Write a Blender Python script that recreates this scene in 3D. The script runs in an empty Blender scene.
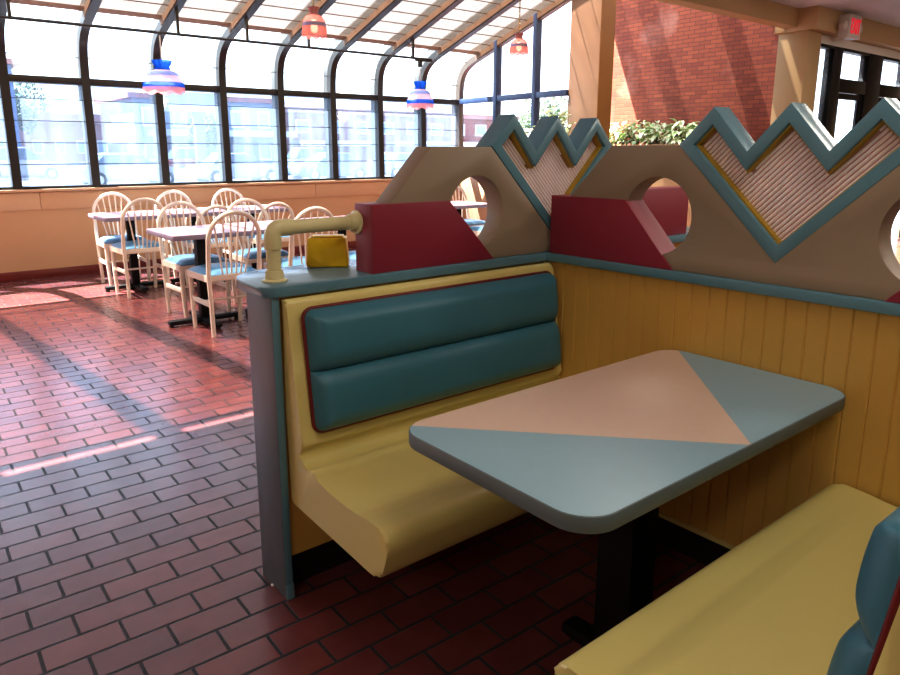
import bpy, bmesh, math, random
from mathutils import Vector, Matrix
random.seed(7)
PI = math.pi
scene = bpy.context.scene
col = scene.collection

# ------------------------------------------------------------------ helpers
def link(name, me, m=None, parent=None):
    o = bpy.data.objects.new(name, me)
    col.objects.link(o)
    if m is not None and len(me.materials) == 0:
        me.materials.append(m)
    if parent is not None:
        o.parent = parent
    return o

def shade(me, smooth=True, angle=40):
    for p in me.polygons:
        p.use_smooth = smooth
    if smooth:
        try:
            me.set_sharp_from_angle(angle=math.radians(angle))
        except Exception:
            pass

def bm_obj(name, bm, m, parent=None, smooth=True, angle=40):
    me = bpy.data.meshes.new(name)
    bmesh.ops.recalc_face_normals(bm, faces=bm.faces[:])
    bm.to_mesh(me); bm.free()
    shade(me, smooth, angle)
    return link(name, me, m, parent)

def tag(o, label=None, cat=None, group=None, kind=None):
    if label: o['label'] = label
    if cat: o['category'] = cat
    if group: o['group'] = group
    if kind: o['kind'] = kind
    return o

def empty(name, label, cat, loc=(0, 0, 0), rz=0.0, group=None):
    o = bpy.data.objects.new(name, None)
    col.objects.link(o)
    o.empty_display_size = 0.05
    o.location = loc
    o.rotation_euler = (0, 0, rz)
    return tag(o, label, cat, group)

def dup(root, loc, rz=0.0, label=None, group=None, skip=()):
    r = root.copy(); col.objects.link(r)
    r.location = loc; r.rotation_euler = (0, 0, rz)
    if label: r['label'] = label
    if group: r['group'] = group
    for ch in list(root.children):
        c = ch.copy(); col.objects.link(c); c.parent = r
        for g in list(ch.children):
            d = g.copy(); col.objects.link(d); d.parent = c
    return r

def box(bm, lo, hi, bev=0.0, seg=2):
    c = [(a + b) / 2 for a, b in zip(lo, hi)]
    s = [abs(b - a) for a, b in zip(lo, hi)]
    r = bmesh.ops.create_cube(bm, size=1.0)
    vs = r['verts']
    for v in vs:
        v.co = Vector((c[0] + v.co.x * s[0], c[1] + v.co.y * s[1], c[2] + v.co.z * s[2]))
    if bev > 0:
        es = list({e for v in vs for e in v.link_edges})
        bmesh.ops.bevel(bm, geom=es, offset=bev, segments=seg, profile=0.5, affect='EDGES')

def mbox(name, lo, hi, m, parent=None, bev=0.0, seg=2):
    bm = bmesh.new(); box(bm, lo, hi, bev, seg)
    return bm_obj(name, bm, m, parent, smooth=bev > 0)

def tube(bm, pts, r, n=10, closed=False, caps=True):
    pts = [Vector(p) for p in pts]
    N = len(pts)
    rs = r if isinstance(r, (list, tuple)) else [r] * N
    rings = []
    prev = None
    for i, p in enumerate(pts):
        if closed:
            t = pts[(i + 1) % N] - pts[i - 1]
        else:
            t = pts[min(i + 1, N - 1)] - pts[max(i - 1, 0)]
        t.normalize()
        if prev is None:
            a = Vector((0, 0, 1)) if abs(t.z) < 0.9 else Vector((1, 0, 0))
            u = t.cross(a).normalized()
        else:
            u = (prev - t * prev.dot(t)).normalized()
        prev = u
        w = t.cross(u)
        rings.append([bm.verts.new(p + (u * math.cos(2 * PI * k / n) + w * math.sin(2 * PI * k / n)) * rs[i]) for k in range(n)])
    M = N if closed else N - 1
    for i in range(M):
        A, B = rings[i], rings[(i + 1) % N]
        for k in range(n):
            bm.faces.new((A[k], A[(k + 1) % n], B[(k + 1) % n], B[k]))
    if caps and not closed:
        bm.faces.new(rings[0][::-1]); bm.faces.new(rings[-1])

def mtube(name, pts, r, m, parent=None, n=10, closed=False):
    bm = bmesh.new(); tube(bm, pts, r, n, closed)
    return bm_obj(name, bm, m, parent)

def lathe(bm, prof, n=24, c=(0, 0, 0), cap=True):
    rings = []
    for (r, z) in prof:
        rings.append([bm.verts.new((c[0] + r * math.cos(2 * PI * k / n), c[1] + r * math.sin(2 * PI * k / n), c[2] + z)) for k in range(n)])
    for i in range(len(rings) - 1):
        for k in range(n):
            bm.faces.new((rings[i][k], rings[i][(k + 1) % n], rings[i + 1][(k + 1) % n], rings[i + 1][k]))
    if cap:
        bm.faces.new(rings[0][::-1]); bm.faces.new(rings[-1])

def plate(name, loops, t, place, m, parent=None, bev=0.003):
    """flat plate from 2-D outlines (first outer, rest holes) through a filled 2-D curve; place maps (x,y,z)->world"""
    cu = bpy.data.curves.new('outline', 'CURVE')
    cu.dimensions = '2D'; cu.fill_mode = 'BOTH'
    cu.extrude = t / 2 - bev; cu.bevel_depth = bev; cu.bevel_resolution = 1
    cu.offset = -bev
    for lp in loops:
        s = cu.splines.new('POLY'); s.points.add(len(lp) - 1)
        for i, (x, y) in enumerate(lp):
            s.points[i].co = (x, y, 0, 1)
        s.use_cyclic_u = True
    tmp = bpy.data.objects.new('outline', cu); col.objects.link(tmp)
    bpy.context.view_layer.update()
    dg = bpy.context.evaluated_depsgraph_get()
    me = bpy.data.meshes.new_from_object(tmp.evaluated_get(dg))
    bpy.data.objects.remove(tmp); bpy.data.curves.remove(cu)
    bm = bmesh.new(); bm.from_mesh(me); bpy.data.meshes.remove(me)
    bmesh.ops.remove_doubles(bm, verts=bm.verts[:], dist=1e-5)
    for v in bm.verts:
        v.co = Vector(place(*v.co))
    return bm_obj(name, bm, m, parent, smooth=True, angle=30)

def extrude_x(bm, prof, x0, x1, bev=0.0, seg=3):
    """closed (y,z) outline pushed along X"""
    A = [bm.verts.new((x0, y, z)) for y, z in prof]
    B = [bm.verts.new((x1, y, z)) for y, z in prof]
    n = len(prof)
    for i in range(n):
        bm.faces.new((A[i], A[(i + 1) % n], B[(i + 1) % n], B[i]))
    fa = bm.faces.new(A[::-1]); fb = bm.faces.new(B)
    if bev > 0:
        es = list(fa.edges) + list(fb.edges)
        bmesh.ops.bevel(bm, geom=es, offset=bev, segments=seg, profile=0.5, affect='EDGES')

def smooth_poly(P, sub=4):
    """Catmull-Rom through an open point list"""
    P = [Vector((*p, 0)) if len(p) == 2 else Vector(p) for p in P]
    out = []
    for i in range(len(P) - 1):
        p0, p1, p2, p3 = P[max(i - 1, 0)], P[i], P[i + 1], P[min(i + 2, len(P) - 1)]
        for k in range(sub):
            t = k / sub
            out.append(0.5 * ((2 * p1) + (-p0 + p2) * t + (2 * p0 - 5 * p1 + 4 * p2 - p3) * t * t + (-p0 + 3 * p1 - 3 * p2 + p3) * t ** 3))
    out.append(P[-1])
    return out

def s2l(c):
    c = c / 255.0
    return c / 12.92 if c <= 0.04045 else ((c + 0.055) / 1.055) ** 2.4
def rgb(r, g, b):
    return (s2l(r), s2l(g), s2l(b), 1)

# ------------------------------------------------------------------ materials
def mat(name, c, rough=0.5, spec=0.5, noise=0.0, nscale=12.0, bump=0.0, bscale=120.0, metal=0.0, coat=0.0):
    m = bpy.data.materials.new(name); m.use_nodes = True
    nt = m.node_tree; b = nt.nodes['Principled BSDF']
    b.inputs['Roughness'].default_value = rough
    b.inputs['Specular IOR Level'].default_value = spec
    b.inputs['Metallic'].default_value = metal
    b.inputs['Coat Weight'].default_value = coat
    tc = nt.nodes.new('ShaderNodeTexCoord')
    nz = nt.nodes.new('ShaderNodeTexNoise'); nz.inputs['Scale'].default_value = nscale
    nz.inputs['Detail'].default_value = 3
    nt.links.new(tc.outputs['Object'], nz.inputs['Vector'])
    mx = nt.nodes.new('ShaderNodeMix'); mx.data_type = 'RGBA'
    d = max(noise, 0.01)
    mx.inputs['A'].default_value = tuple(max(0, v * (1 - d)) for v in c[:3]) + (1,)
    mx.inputs['B'].default_value = tuple(min(1, v * (1 + d)) for v in c[:3]) + (1,)
    nt.links.new(nz.outputs['Fac'], mx.inputs['Factor'])
    nt.links.new(mx.outputs['Result'], b.inputs['Base Color'])
    if bump > 0:
        n2 = nt.nodes.new('ShaderNodeTexNoise'); n2.inputs['Scale'].default_value = bscale
        nt.links.new(tc.outputs['Object'], n2.inputs['Vector'])
        bp = nt.nodes.new('ShaderNodeBump'); bp.inputs['Strength'].default_value = bump; bp.inputs['Distance'].default_value = 0.004
        nt.links.new(n2.outputs['Fac'], bp.inputs['Height'])
        nt.links.new(bp.outputs['Normal'], b.inputs['Normal'])
    return m

def sheer(name, c, transp, tcol=(1, 1, 1), noise=0.0, stripes=None):
    """translucent sheet: part lets light straight through, part scatters it"""
    m = bpy.data.materials.new(name); m.use_nodes = True
    nt = m.node_tree; nt.nodes.remove(nt.nodes['Principled BSDF'])
    out = nt.nodes['Material Output']
    tr = nt.nodes.new('ShaderNodeBsdfTransparent'); tr.inputs['Color'].default_value = (*tcol, 1)
    tl = nt.nodes.new('ShaderNodeBsdfTranslucent'); tl.inputs['Color'].default_value = c
    df = nt.nodes.new('ShaderNodeBsdfDiffuse'); df.inputs['Color'].default_value = c
    a = nt.nodes.new('ShaderNodeMixShader'); a.inputs[0].default_value = 0.4
    nt.links.new(tl.outputs[0], a.inputs[1]); nt.links.new(df.outputs[0], a.inputs[2])
    b = nt.nodes.new('ShaderNodeMixShader'); b.inputs[0].default_value = transp
    nt.links.new(a.outputs[0], b.inputs[1]); nt.links.new(tr.outputs[0], b.inputs[2])
    nt.links.new(b.outputs[0], out.inputs['Surface'])
    if noise > 0:
        tc = nt.nodes.new('ShaderNodeTexCoord')
        mp = nt.nodes.new('ShaderNodeMapping'); mp.inputs['Scale'].default_value = (6, 6, 0.5)
        nz = nt.nodes.new('ShaderNodeTexNoise'); nz.inputs['Scale'].default_value = 1.2
        rp = nt.nodes.new('ShaderNodeMapRange')
        rp.inputs['From Min'].default_value = 0.3; rp.inputs['From Max'].default_value = 0.7
        rp.inputs['To Min'].default_value = transp - noise; rp.inputs['To Max'].default_value = min(1, transp + noise)
        nt.links.new(tc.outputs['Object'], mp.inputs['Vector']); nt.links.new(mp.outputs['Vector'], nz.inputs['Vector'])
        nt.links.new(nz.outputs['Fac'], rp.inputs['Value']); nt.links.new(rp.outputs['Result'], b.inputs[0])
    return m

def glass_mat(name, haze=0.06, noise=0.04, tint=(0.93, 0.97, 1.0), hc=(0.36, 0.45, 0.56, 1)):
    m = sheer(name, hc, 1 - haze, tint, noise)
    nt = m.node_tree; out = nt.nodes['Material Output']
    src = out.inputs['Surface'].links[0].from_socket
    gl = nt.nodes.new('ShaderNodeBsdfGlossy'); gl.inputs['Roughness'].default_value = 0.03
    gl.inputs['Color'].default_value = (1, 1, 1, 1)
    mx = nt.nodes.new('ShaderNodeMixShader'); mx.inputs[0].default_value = 0.04
    nt.links.new(src, mx.inputs[1]); nt.links.new(gl.outputs[0], mx.inputs[2]); nt.links.new(mx.outputs[0], out.inputs['Surface'])
    return m

def tile_mat():
    m = bpy.data.materials.new('quarry_tile'); m.use_nodes = True
    nt = m.node_tree; b = nt.nodes['Principled BSDF']
    tc = nt.nodes.new('ShaderNodeTexCoord')
    br = nt.nodes.new('ShaderNodeTexBrick')
    br.offset = 0.5; br.offset_frequency = 2; br.squash = 1.0
    br.inputs['Scale'].default_value = 1.0
    br.inputs['Brick Width'].default_value = 0.2032
    br.inputs['Row Height'].default_value = 0.10513
    br.inputs['Mortar Size'].default_value = 0.0052
    br.inputs['Mortar Smooth'].default_value = 0.15
    br.inputs['Bias'].default_value = 0.0
    br.inputs['Color1'].default_value = TILE1
    br.inputs['Color2'].default_value = TILE2
    br.inputs['Mortar'].default_value = rgb(40, 30, 32)
    nt.links.new(tc.outputs['Object'], br.inputs['Vector'])
    nz = nt.nodes.new('ShaderNodeTexNoise'); nz.inputs['Scale'].default_value = 9; nz.inputs['Detail'].default_value = 4
    nt.links.new(tc.outputs['Object'], nz.inputs['Vector'])
    rp = nt.nodes.new('ShaderNodeMapRange'); rp.inputs['To Min'].default_value = 0.7; rp.inputs['To Max'].default_value = 1.25
    nt.links.new(nz.outputs['Fac'], rp.inputs['Value'])
    mx = nt.nodes.new('ShaderNodeMix'); mx.data_type = 'RGBA'; mx.blend_type = 'MULTIPLY'; mx.inputs['Factor'].default_value = 1
    cb = nt.nodes.new('ShaderNodeCombineColor')
    for k in range(3): nt.links.new(rp.outputs['Result'], cb.inputs[k])
    nt.links.new(br.outputs['Color'], mx.inputs['A']); nt.links.new(cb.outputs['Color'], mx.inputs['B'])
    nt.links.new(mx.outputs['Result'], b.inputs['Base Color'])
    rr = nt.nodes.new('ShaderNodeMapRange'); rr.inputs['To Min'].default_value = 0.26; rr.inputs['To Max'].default_value = 0.85
    nt.links.new(br.outputs['Fac'], rr.inputs['Value']); nt.links.new(rr.outputs['Result'], b.inputs['Roughness'])
    b.inputs['Specular IOR Level'].default_value = 0.7
    b.inputs['Coat Weight'].default_value = 0.2; b.inputs['Coat Roughness'].default_value = 0.22; b.inputs['Coat Tint'].default_value = (.9, .93, 1, 1)
    inv = nt.nodes.new('ShaderNodeMath'); inv.operation = 'SUBTRACT'; inv.inputs[0].default_value = 1.0
    nt.links.new(br.outputs['Fac'], inv.inputs[1])
    ad = nt.nodes.new('ShaderNodeMath'); ad.operation = 'MULTIPLY_ADD'; ad.inputs[1].default_value = 0.25
    nt.links.new(nz.outputs['Fac'], ad.inputs[0]); nt.links.new(inv.outputs[0], ad.inputs[2])
    bp = nt.nodes.new('ShaderNodeBump'); bp.inputs['Strength'].default_value = 0.6; bp.inputs['Distance'].default_value = 0.004
    nt.links.new(ad.outputs[0], bp.inputs['Height']); nt.links.new(bp.outputs['Normal'], b.inputs['Normal'])
    return m

def brick_mat(name, c1, c2, mortar, w=0.203, h=0.0677, axis='YZ', ms=0.006):
    m = bpy.data.materials.new(name); m.use_nodes = True
    nt = m.node_tree; b = nt.nodes['Principled BSDF']
    tc = nt.nodes.new('ShaderNodeTexCoord')
    sp = nt.nodes.new('ShaderNodeSeparateXYZ'); cb = nt.nodes.new('ShaderNodeCombineXYZ')
    nt.links.new(tc.outputs['Object'], sp.inputs[0])
    nt.links.new(sp.outputs['Y' if axis == 'YZ' else 'X'], cb.inputs['X']); nt.links.new(sp.outputs['Z'], cb.inputs['Y'])
    br = nt.nodes.new('ShaderNodeTexBrick'); br.inputs['Scale'].default_value = 1.0
    br.inputs['Brick Width'].default_value = w; br.inputs['Row Height'].default_value = h
    br.inputs['Mortar Size'].default_value = ms; br.inputs['Mortar Smooth'].default_value = 0.2
    br.inputs['Color1'].default_value = c1; br.inputs['Color2'].default_value = c2; br.inputs['Mortar'].default_value = mortar
    nt.links.new(cb.outputs[0], br.inputs['Vector'])
    nz = nt.nodes.new('ShaderNodeTexNoise'); nz.inputs['Scale'].default_value = 1.6; nz.inputs['Detail'].default_value = 5
    nt.links.new(tc.outputs['Object'], nz.inputs['Vector'])
    rp = nt.nodes.new('ShaderNodeMapRange'); rp.inputs['From Min'].default_value = 0.55; rp.inputs['From Max'].default_value = 0.8
    rp.inputs['To Max'].default_value = 0.35
    nt.links.new(nz.outputs['Fac'], rp.inputs['Value'])
    mx = nt.nodes.new('ShaderNodeMix'); mx.data_type = 'RGBA'
    mx.inputs['B'].default_value = rgb(225, 180, 165)
    nt.links.new(rp.outputs['Result'], mx.inputs['Factor'])
    nt.links.new(br.outputs['Color'], mx.inputs['A']); nt.links.new(mx.outputs['Result'], b.inputs['Base Color'])
    b.inputs['Roughness'].default_value = 0.75
    bp = nt.nodes.new('ShaderNodeBump'); bp.inputs['Strength'].default_value = 0.5; bp.inputs['Distance'].default_value = 0.006; bp.invert = True
    nt.links.new(br.outputs['Fac'], bp.inputs['Height']); nt.links.new(bp.outputs['Normal'], b.inputs['Normal'])
    return m

def leaf_mat():
    m = mat('variegated_leaf', rgb(90, 130, 50), 0.45)
    nt = m.node_tree
    mx = [n for n in nt.nodes if n.type == 'MIX'][0]; nz = [n for n in nt.nodes if n.type == 'TEX_NOISE'][0]
    nz.inputs['Scale'].default_value = 28; nz.inputs['Detail'].default_value = 1
    mx.inputs['A'].default_value = rgb(128, 182, 90); mx.inputs['B'].default_value = rgb(250, 252, 225)
    rp = nt.nodes.new('ShaderNodeMapRange'); rp.inputs['From Min'].default_value = 0.36; rp.inputs['From Max'].default_value = 0.58
    nt.links.new(nz.outputs['Fac'], rp.inputs['Value']); nt.links.new(rp.outputs['Result'], mx.inputs['Factor'])
    return m

TILE1 = rgb(127, 66, 61); TILE2 = rgb(107, 54, 57)
M = {}
M['tile'] = tile_mat()
M['peach'] = mat('peach_paint', rgb(196, 156, 120), 0.5, noise=0.04, nscale=3)
M['pillarpeach'] = mat('pillar_paint', rgb(168, 138, 114), 0.5, noise=0.04, nscale=2)
M['peachtrim'] = mat('peach_sill_paint', rgb(204, 166, 132), 0.45)
M['basetile'] = mat('base_tile', rgb(112, 40, 34), 0.35, noise=0.12, nscale=8)
M['bronze'] = mat('bronze_aluminium', rgb(33, 29, 27), 0.4, noise=0.1)
M['blueframe'] = mat('blue_anodised_frame', rgb(58, 76, 112), 0.4, noise=0.08)
M['darkrail'] = mat('dark_rail', rgb(36, 34, 34), 0.4)
M['doorframe'] = mat('black_door_frame', rgb(11, 10, 10), 0.45, spec=0.2)
M['glass'] = glass_mat('window_glass', 0.22, 0.10, (.80, .89, 1.0))
M['glass2'] = glass_mat('upper_window_glass', 0.12, 0.08, hc=(0.45, 0.5, 0.54, 1))
M['shade'] = sheer('sheer_shade_fabric', (.046, .034, .027, 1), 0.24, (1.0, 0.80, 0.70))
M['sunsheet'] = sheer('sun_dimming_sheet', rgb(150, 145, 140), 0.27)
M['batten'] = mat('shade_batten', rgb(120, 95, 75), 0.6)
M['tan'] = mat('tan_hem_sunlit_side', rgb(142, 114, 90), 0.7)
M['ochre'] = mat('ochre_paint', rgb(142, 98, 44), 0.5, noise=0.05, nscale=2)
M['cream'] = mat('cream_paint', rgb(184, 154, 110), 0.5, noise=0.04, nscale=2)
M['ceil'] = mat('ceiling_paint', rgb(205, 214, 220), 0.8, noise=0.04, bump=0.3, bscale=60)
M['white'] = mat('white_paint', rgb(228, 224, 216), 0.6)
M['brick'] = brick_mat('red_brick', rgb(152, 76, 50), rgb(128, 58, 40), rgb(92, 52, 42), 0.17, 0.0545, 'YZ', 0.005)
M['brickfar'] = brick_mat('far_brick', rgb(120, 56, 56), rgb(104, 46, 50), rgb(120, 84, 84), 0.4, 0.14, 'XZ', 0.012)
M['bead'] = mat('ochre_beadboard', rgb(212, 168, 84), 0.45, noise=0.10, nscale=3.5)
M['beadg'] = mat('beadboard_groove', rgb(150, 98, 34), 0.6)
M['shell'] = mat('moulded_fibreglass', rgb(222, 206, 132), 0.3, noise=0.03, nscale=4, coat=0.15)
M['vinyl'] = mat('teal_vinyl', rgb(64, 120, 136), 0.38, noise=0.05, bump=0.12, bscale=420)
M['piping'] = mat('red_piping', rgb(112, 26, 24), 0.4)
M['lam'] = mat('teal_laminate', rgb(98, 138, 152), 0.24, noise=0.05)
M['post'] = mat('grey_teal_laminate', rgb(96, 104, 112), 0.4, noise=0.05)
M['kick'] = mat('black_kickboard', rgb(22, 18, 18), 0.5)
M['taupe'] = mat('taupe_laminate', rgb(148, 130, 108), 0.5, noise=0.04)
M['maroon'] = mat('maroon_laminate', rgb(142, 40, 60), 0.45, noise=0.05)
M['yellow'] = mat('yellow_liner', rgb(176, 140, 40), 0.5, noise=0.15)
M['reed'] = mat('pink_reeded_acrylic', rgb(255, 242, 240), 0.3, noise=0.03)
M['reedback'] = mat('reeded_back', rgb(190, 140, 140), 0.5)
M['pvc'] = mat('cream_pipe', rgb(222, 212, 160), 0.32, noise=0.04)
M['tpeach'] = mat('peach_laminate', rgb(222, 196, 176), 0.35, noise=0.04, nscale=30)
M['tblue'] = mat('blue_laminate', rgb(148, 182, 194), 0.35, noise=0.04, nscale=30)
M['tedge'] = mat('grey_table_edge', rgb(104, 116, 116), 0.45)
M['black'] = mat('black_iron', rgb(13, 13, 14), 0.5, spec=0.3)
M['wood'] = mat('pale_bentwood', rgb(240, 227, 210), 0.4, noise=0.06, nscale=20)
M['seat'] = mat('blue_vinyl_seat', rgb(104, 158, 196), 0.35, noise=0.05)
M['ttop'] = mat('pink_laminate', rgb(216, 172, 182), 0.3, noise=0.05, nscale=30)
M['ttedge'] = mat('mauve_edge', rgb(140, 130, 150), 0.4)
M['lblue'] = sheer('blue_stained_glass', rgb(40, 110, 225), 0.25, (0.25, 0.5, 1.0))
M['lblue2'] = sheer('pale_blue_stained_glass', rgb(150, 185, 245), 0.25, (.7, .82, 1.0))
M['lpale'] = sheer('pale_stained_glass', rgb(245, 225, 228), 0.25, (1, 0.9, 0.92))
M['lpink'] = sheer('pink_stained_glass', rgb(245, 165, 160), 0.25, (1, 0.72, 0.70))
M['lred'] = sheer('red_stained_glass', rgb(214, 140, 132), 0.2, (0.95, 0.66, 0.6))
M['lviolet'] = mat('violet_band', rgb(110, 100, 140), 0.4)
M['lmaroon'] = mat('maroon_crown', rgb(150, 90, 95), 0.45)
M['brass'] = mat('aged_brass', rgb(150, 120, 75), 0.35, metal=0.7)
M['cord'] = mat('white_cord', rgb(225, 220, 215), 0.5)
M['leaf'] = leaf_mat()
M['soil'] = mat('potting_soil', rgb(80, 55, 40), 0.9, noise=0.2)
M['sign'] = mat('sign_grey', rgb(205, 198, 190), 0.5)
M['letters'] = mat('exit_red', rgb(235, 45, 65), 0.4)
M['ybox'] = mat('yellow_plastic', rgb(250, 206, 36), 0.35, noise=0.08, nscale=25)
M['asphalt'] = mat('asphalt', rgb(92, 94, 102), 0.9, noise=0.08, nscale=0.6)
M['lawn'] = mat('lawn', rgb(70, 104, 48), 0.9, noise=0.2, nscale=3)
M['crumb'] = mat('paper_scrap', rgb(245, 240, 235), 0.7)
M['tree'] = mat('tree_leaves', rgb(62, 88, 52), 0.7, noise=0.3, nscale=4)
M['bark'] = mat('bark', rgb(100, 80, 65), 0.9)
M['carglass'] = mat('car_glass', rgb(60, 80, 100), 0.1)
M['tyre'] = mat('tyre', rgb(30, 30, 30), 0.8)
M['hub'] = mat('hub_cap', rgb(190, 190, 190), 0.3, metal=0.6)
M['win'] = mat('far_window', rgb(190, 192, 196), 0.3)
M['windark'] = mat('far_window_glass', rgb(120, 140, 160), 0.2)
M['pale_wall'] = mat('pale_render', rgb(120, 134, 156), 0.8, noise=0.05)
M['pinkroof'] = mat('pink_roof', rgb(150, 108, 108), 0.8, noise=0.05)
M['greyblue'] = mat('grey_blue_metal', rgb(92, 112, 150), 0.5, noise=0.1, nscale=1.5)
M['mull'] = mat('dull_bronze', rgb(92, 80, 72), 0.45, noise=0.08)

# ------------------------------------------------------------------ camera
cd = bpy.data.cameras.new('camera'); cam = bpy.data.objects.new('camera', cd); col.objects.link(cam)
right = Vector((0.78369564, -0.6211429, -0.0016268)); up = Vector((0.13370262, 0.16613372, 0.97699703)); fwd = Vector((0.6065845, 0.76588582, -0.21324671))
cam.matrix_world = Matrix(((right.x, up.x, -fwd.x, -0.191533), (right.y, up.y, -fwd.y, -2.564194), (right.z, up.z, -fwd.z, 1.298454), (0, 0, 0, 1)))
cd.sensor_width = 36.0; cd.lens = 699.48 * 36 / 900
cd.shift_x = (450 - 433.95) / 900; cd.shift_y = (304.75 - 337.5) / 900
cd.clip_start = 0.02; cd.clip_end = 300
scene.camera = cam

# ------------------------------------------------------------------ setting: floor, ceiling, walls
def struct(o):
    o['kind'] = 'structure'; return o

fl = bmesh.new(); box(fl, (-4.2, -7.2, -0.12), (13.2, 7.0, 0.0))
o = struct(bm_obj('floor', fl, M['tile'], smooth=False)); o.rotation_euler = (0, 0, -0.0158)
struct(mbox('ceiling', (-3.6, -6.2, 2.9), (12.2, 1.54, 3.02), M['ceil']))
struct(mbox('wall_left', (-3.6, -6.2, 0), (-3.45, 5.72, 4.2), M['cream']))
struct(mbox('wall_back', (-3.45, -6.2, 0), (12.2, -6.05, 2.9), M['cream']))
struct(mbox('wall_far_right', (12.05, -6.05, 0), (12.2, 1.42, 2.9), M['cream']))

# knee wall below the curved glazing, with its raised band, sill and tiled base
KX0, KX1 = -3.45, 6.96
o = struct(mbox('wall_window', (KX0, 5.77, 0), (KX1, 5.95, 0.90), M['peach']))
bm = bmesh.new()
box(bm, (KX0, 5.755, 0.715), (1.16, 5.77, 0.895), 0.003); box(bm, (1.164, 5.755, 0.715), (4.4, 5.77, 0.895), 0.003); box(bm, (4.404, 5.755, 0.715), (6.9, 5.77, 0.895), 0.003)
bm_obj('raised_band', bm, M['peachtrim'], o)
mbox('sill', (KX0, 5.72, 0.90), (KX1, 5.97, 0.93), M['peachtrim'], o, 0.008)
struct(mbox('baseboard_far_right', (12.03, -6.0, 0), (12.048, 1.40, 0.14), M['kick']))
struct(mbox('baseboard_window', (KX0, 5.735, 0), (6.85, 5.768, 0.09), M['basetile'], None, 0.006))

# glazing ribs: inner profile in (y, z)
inner = [(5.745, 0.935), (5.75, 1.5), (5.755, 2.02), (5.74, 2.26), (5.69, 2.40), (5.60, 2.49), (5.46, 2.56), (5.2, 2.645), (1.66, 3.815)]
inner = [inner[0], inner[1]] + [(p.x, p.y) for p in smooth_poly(inner[2:8], 4)] + [inner[8]]
def offset(prof, d):
    out = []
    for i, (y, z) in enumerate(prof):
        a = Vector(prof[max(i - 1, 0)]); b = Vector(prof[min(i + 1, len(prof) - 1)])
        t = (b - a).normalized(); n = Vector((t.y, -t.x))
        out.append((y + n.x * d, z + n.y * d))
    return out
outer = offset(inner, 0.185)
def ribbon(bm, prof, d0, d1, x0, x1):
    A = offset(prof, d0); B = offset(prof, d1)
    extrude_x(bm, A + B[::-1], x0, x1)
def at_y(prof, y):
    for (a, b) in zip(prof, prof[1:]):
        if (a[0] - y) * (b[0] - y) <= 0 and a[1] > 2.3:
            f = (y - a[0]) / (b[0] - a[0] + 1e-9)
            return (y, a[1] + f * (b[1] - a[1]))
def sub_prof(z0=None, z1=None, y0=None, y1=None):
    """piece of the inner profile: by height on the wall, by y on the roof"""
    P = []
    dense = []
    for a, b in zip(inner, inner[1:]):
        n = max(1, int(math.hypot(b[0] - a[0], b[1] - a[1]) / 0.05))
        for k in range(n):
            dense.append((a[0] + (b[0] - a[0]) * k / n, a[1] + (b[1] - a[1]) * k / n))
    dense.append(inner[-1])
    for p in dense:
        if z0 is not None and p[1] < z0: continue
        if z1 is not None and p[1] > z1: continue
        if y0 is not None and p[0] > y0: continue
        if y1 is not None and p[0] < y1: continue
        P.append(p)
    return P

RX = [0.972 + 0.7485 * k for k in range(-4, 9)]        # rib centre lines
RX[-1] = 6.93
for k, x in enumerate(RX):
    bm = bmesh.new(); extrude_x(bm, inner + outer[::-1], x - 0.042, x + 0.042)
    struct(bm_obj('trim_%d' % (k + 1), bm, M['bronze'] if k < 12 else M['mull'], smooth=True, angle=35))
wn = 0
for k in range(len(RX) - 1):
    x0, x1 = RX[k] + 0.042, RX[k + 1] - 0.042
    wn += 1
    bm = bmesh.new(); box(bm, (x0, 5.765, 1.995), (x1, 5.90, 2.065), 0.004); box(bm, (x0, 5.75, 0.93), (x1, 5.90, 0.957), 0.003)
    w = struct(bm_obj('window_%d' % wn, bm, M['bronze']))
    bm = bmesh.new(); ribbon(bm, [(5.75, 0.957), (5.75, 1.995)], 0.085, 0.091, x0, x1)
    bm_obj('pane', bm, M['glass'], w)
    bm = bmesh.new(); ribbon(bm, sub_prof(z0=2.065, y1=5.33), 0.085, 0.091, x0, x1)
    bm_obj('pane', bm, M['glass2'], w)
    bm = bmesh.new(); ribbon(bm, sub_prof(y0=5.29, y1=1.66), 0.165, 0.171, x0, x1)
    bm_obj('roof_pane', bm, M['glass2'], w)
    bm = bmesh.new()
    for z in (1.18, 1.40, 1.62, 1.84, 2.27):
        tube(bm, [(x0, 5.80, z), (x1, 5.80, z)], 0.0045, 6)
    tube(bm, [(x0, 5.60, 2.585), (x1, 5.60, 2.585)], 0.0045, 6)
    bm_obj('wire', bm, M['darkrail'], w)

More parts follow.
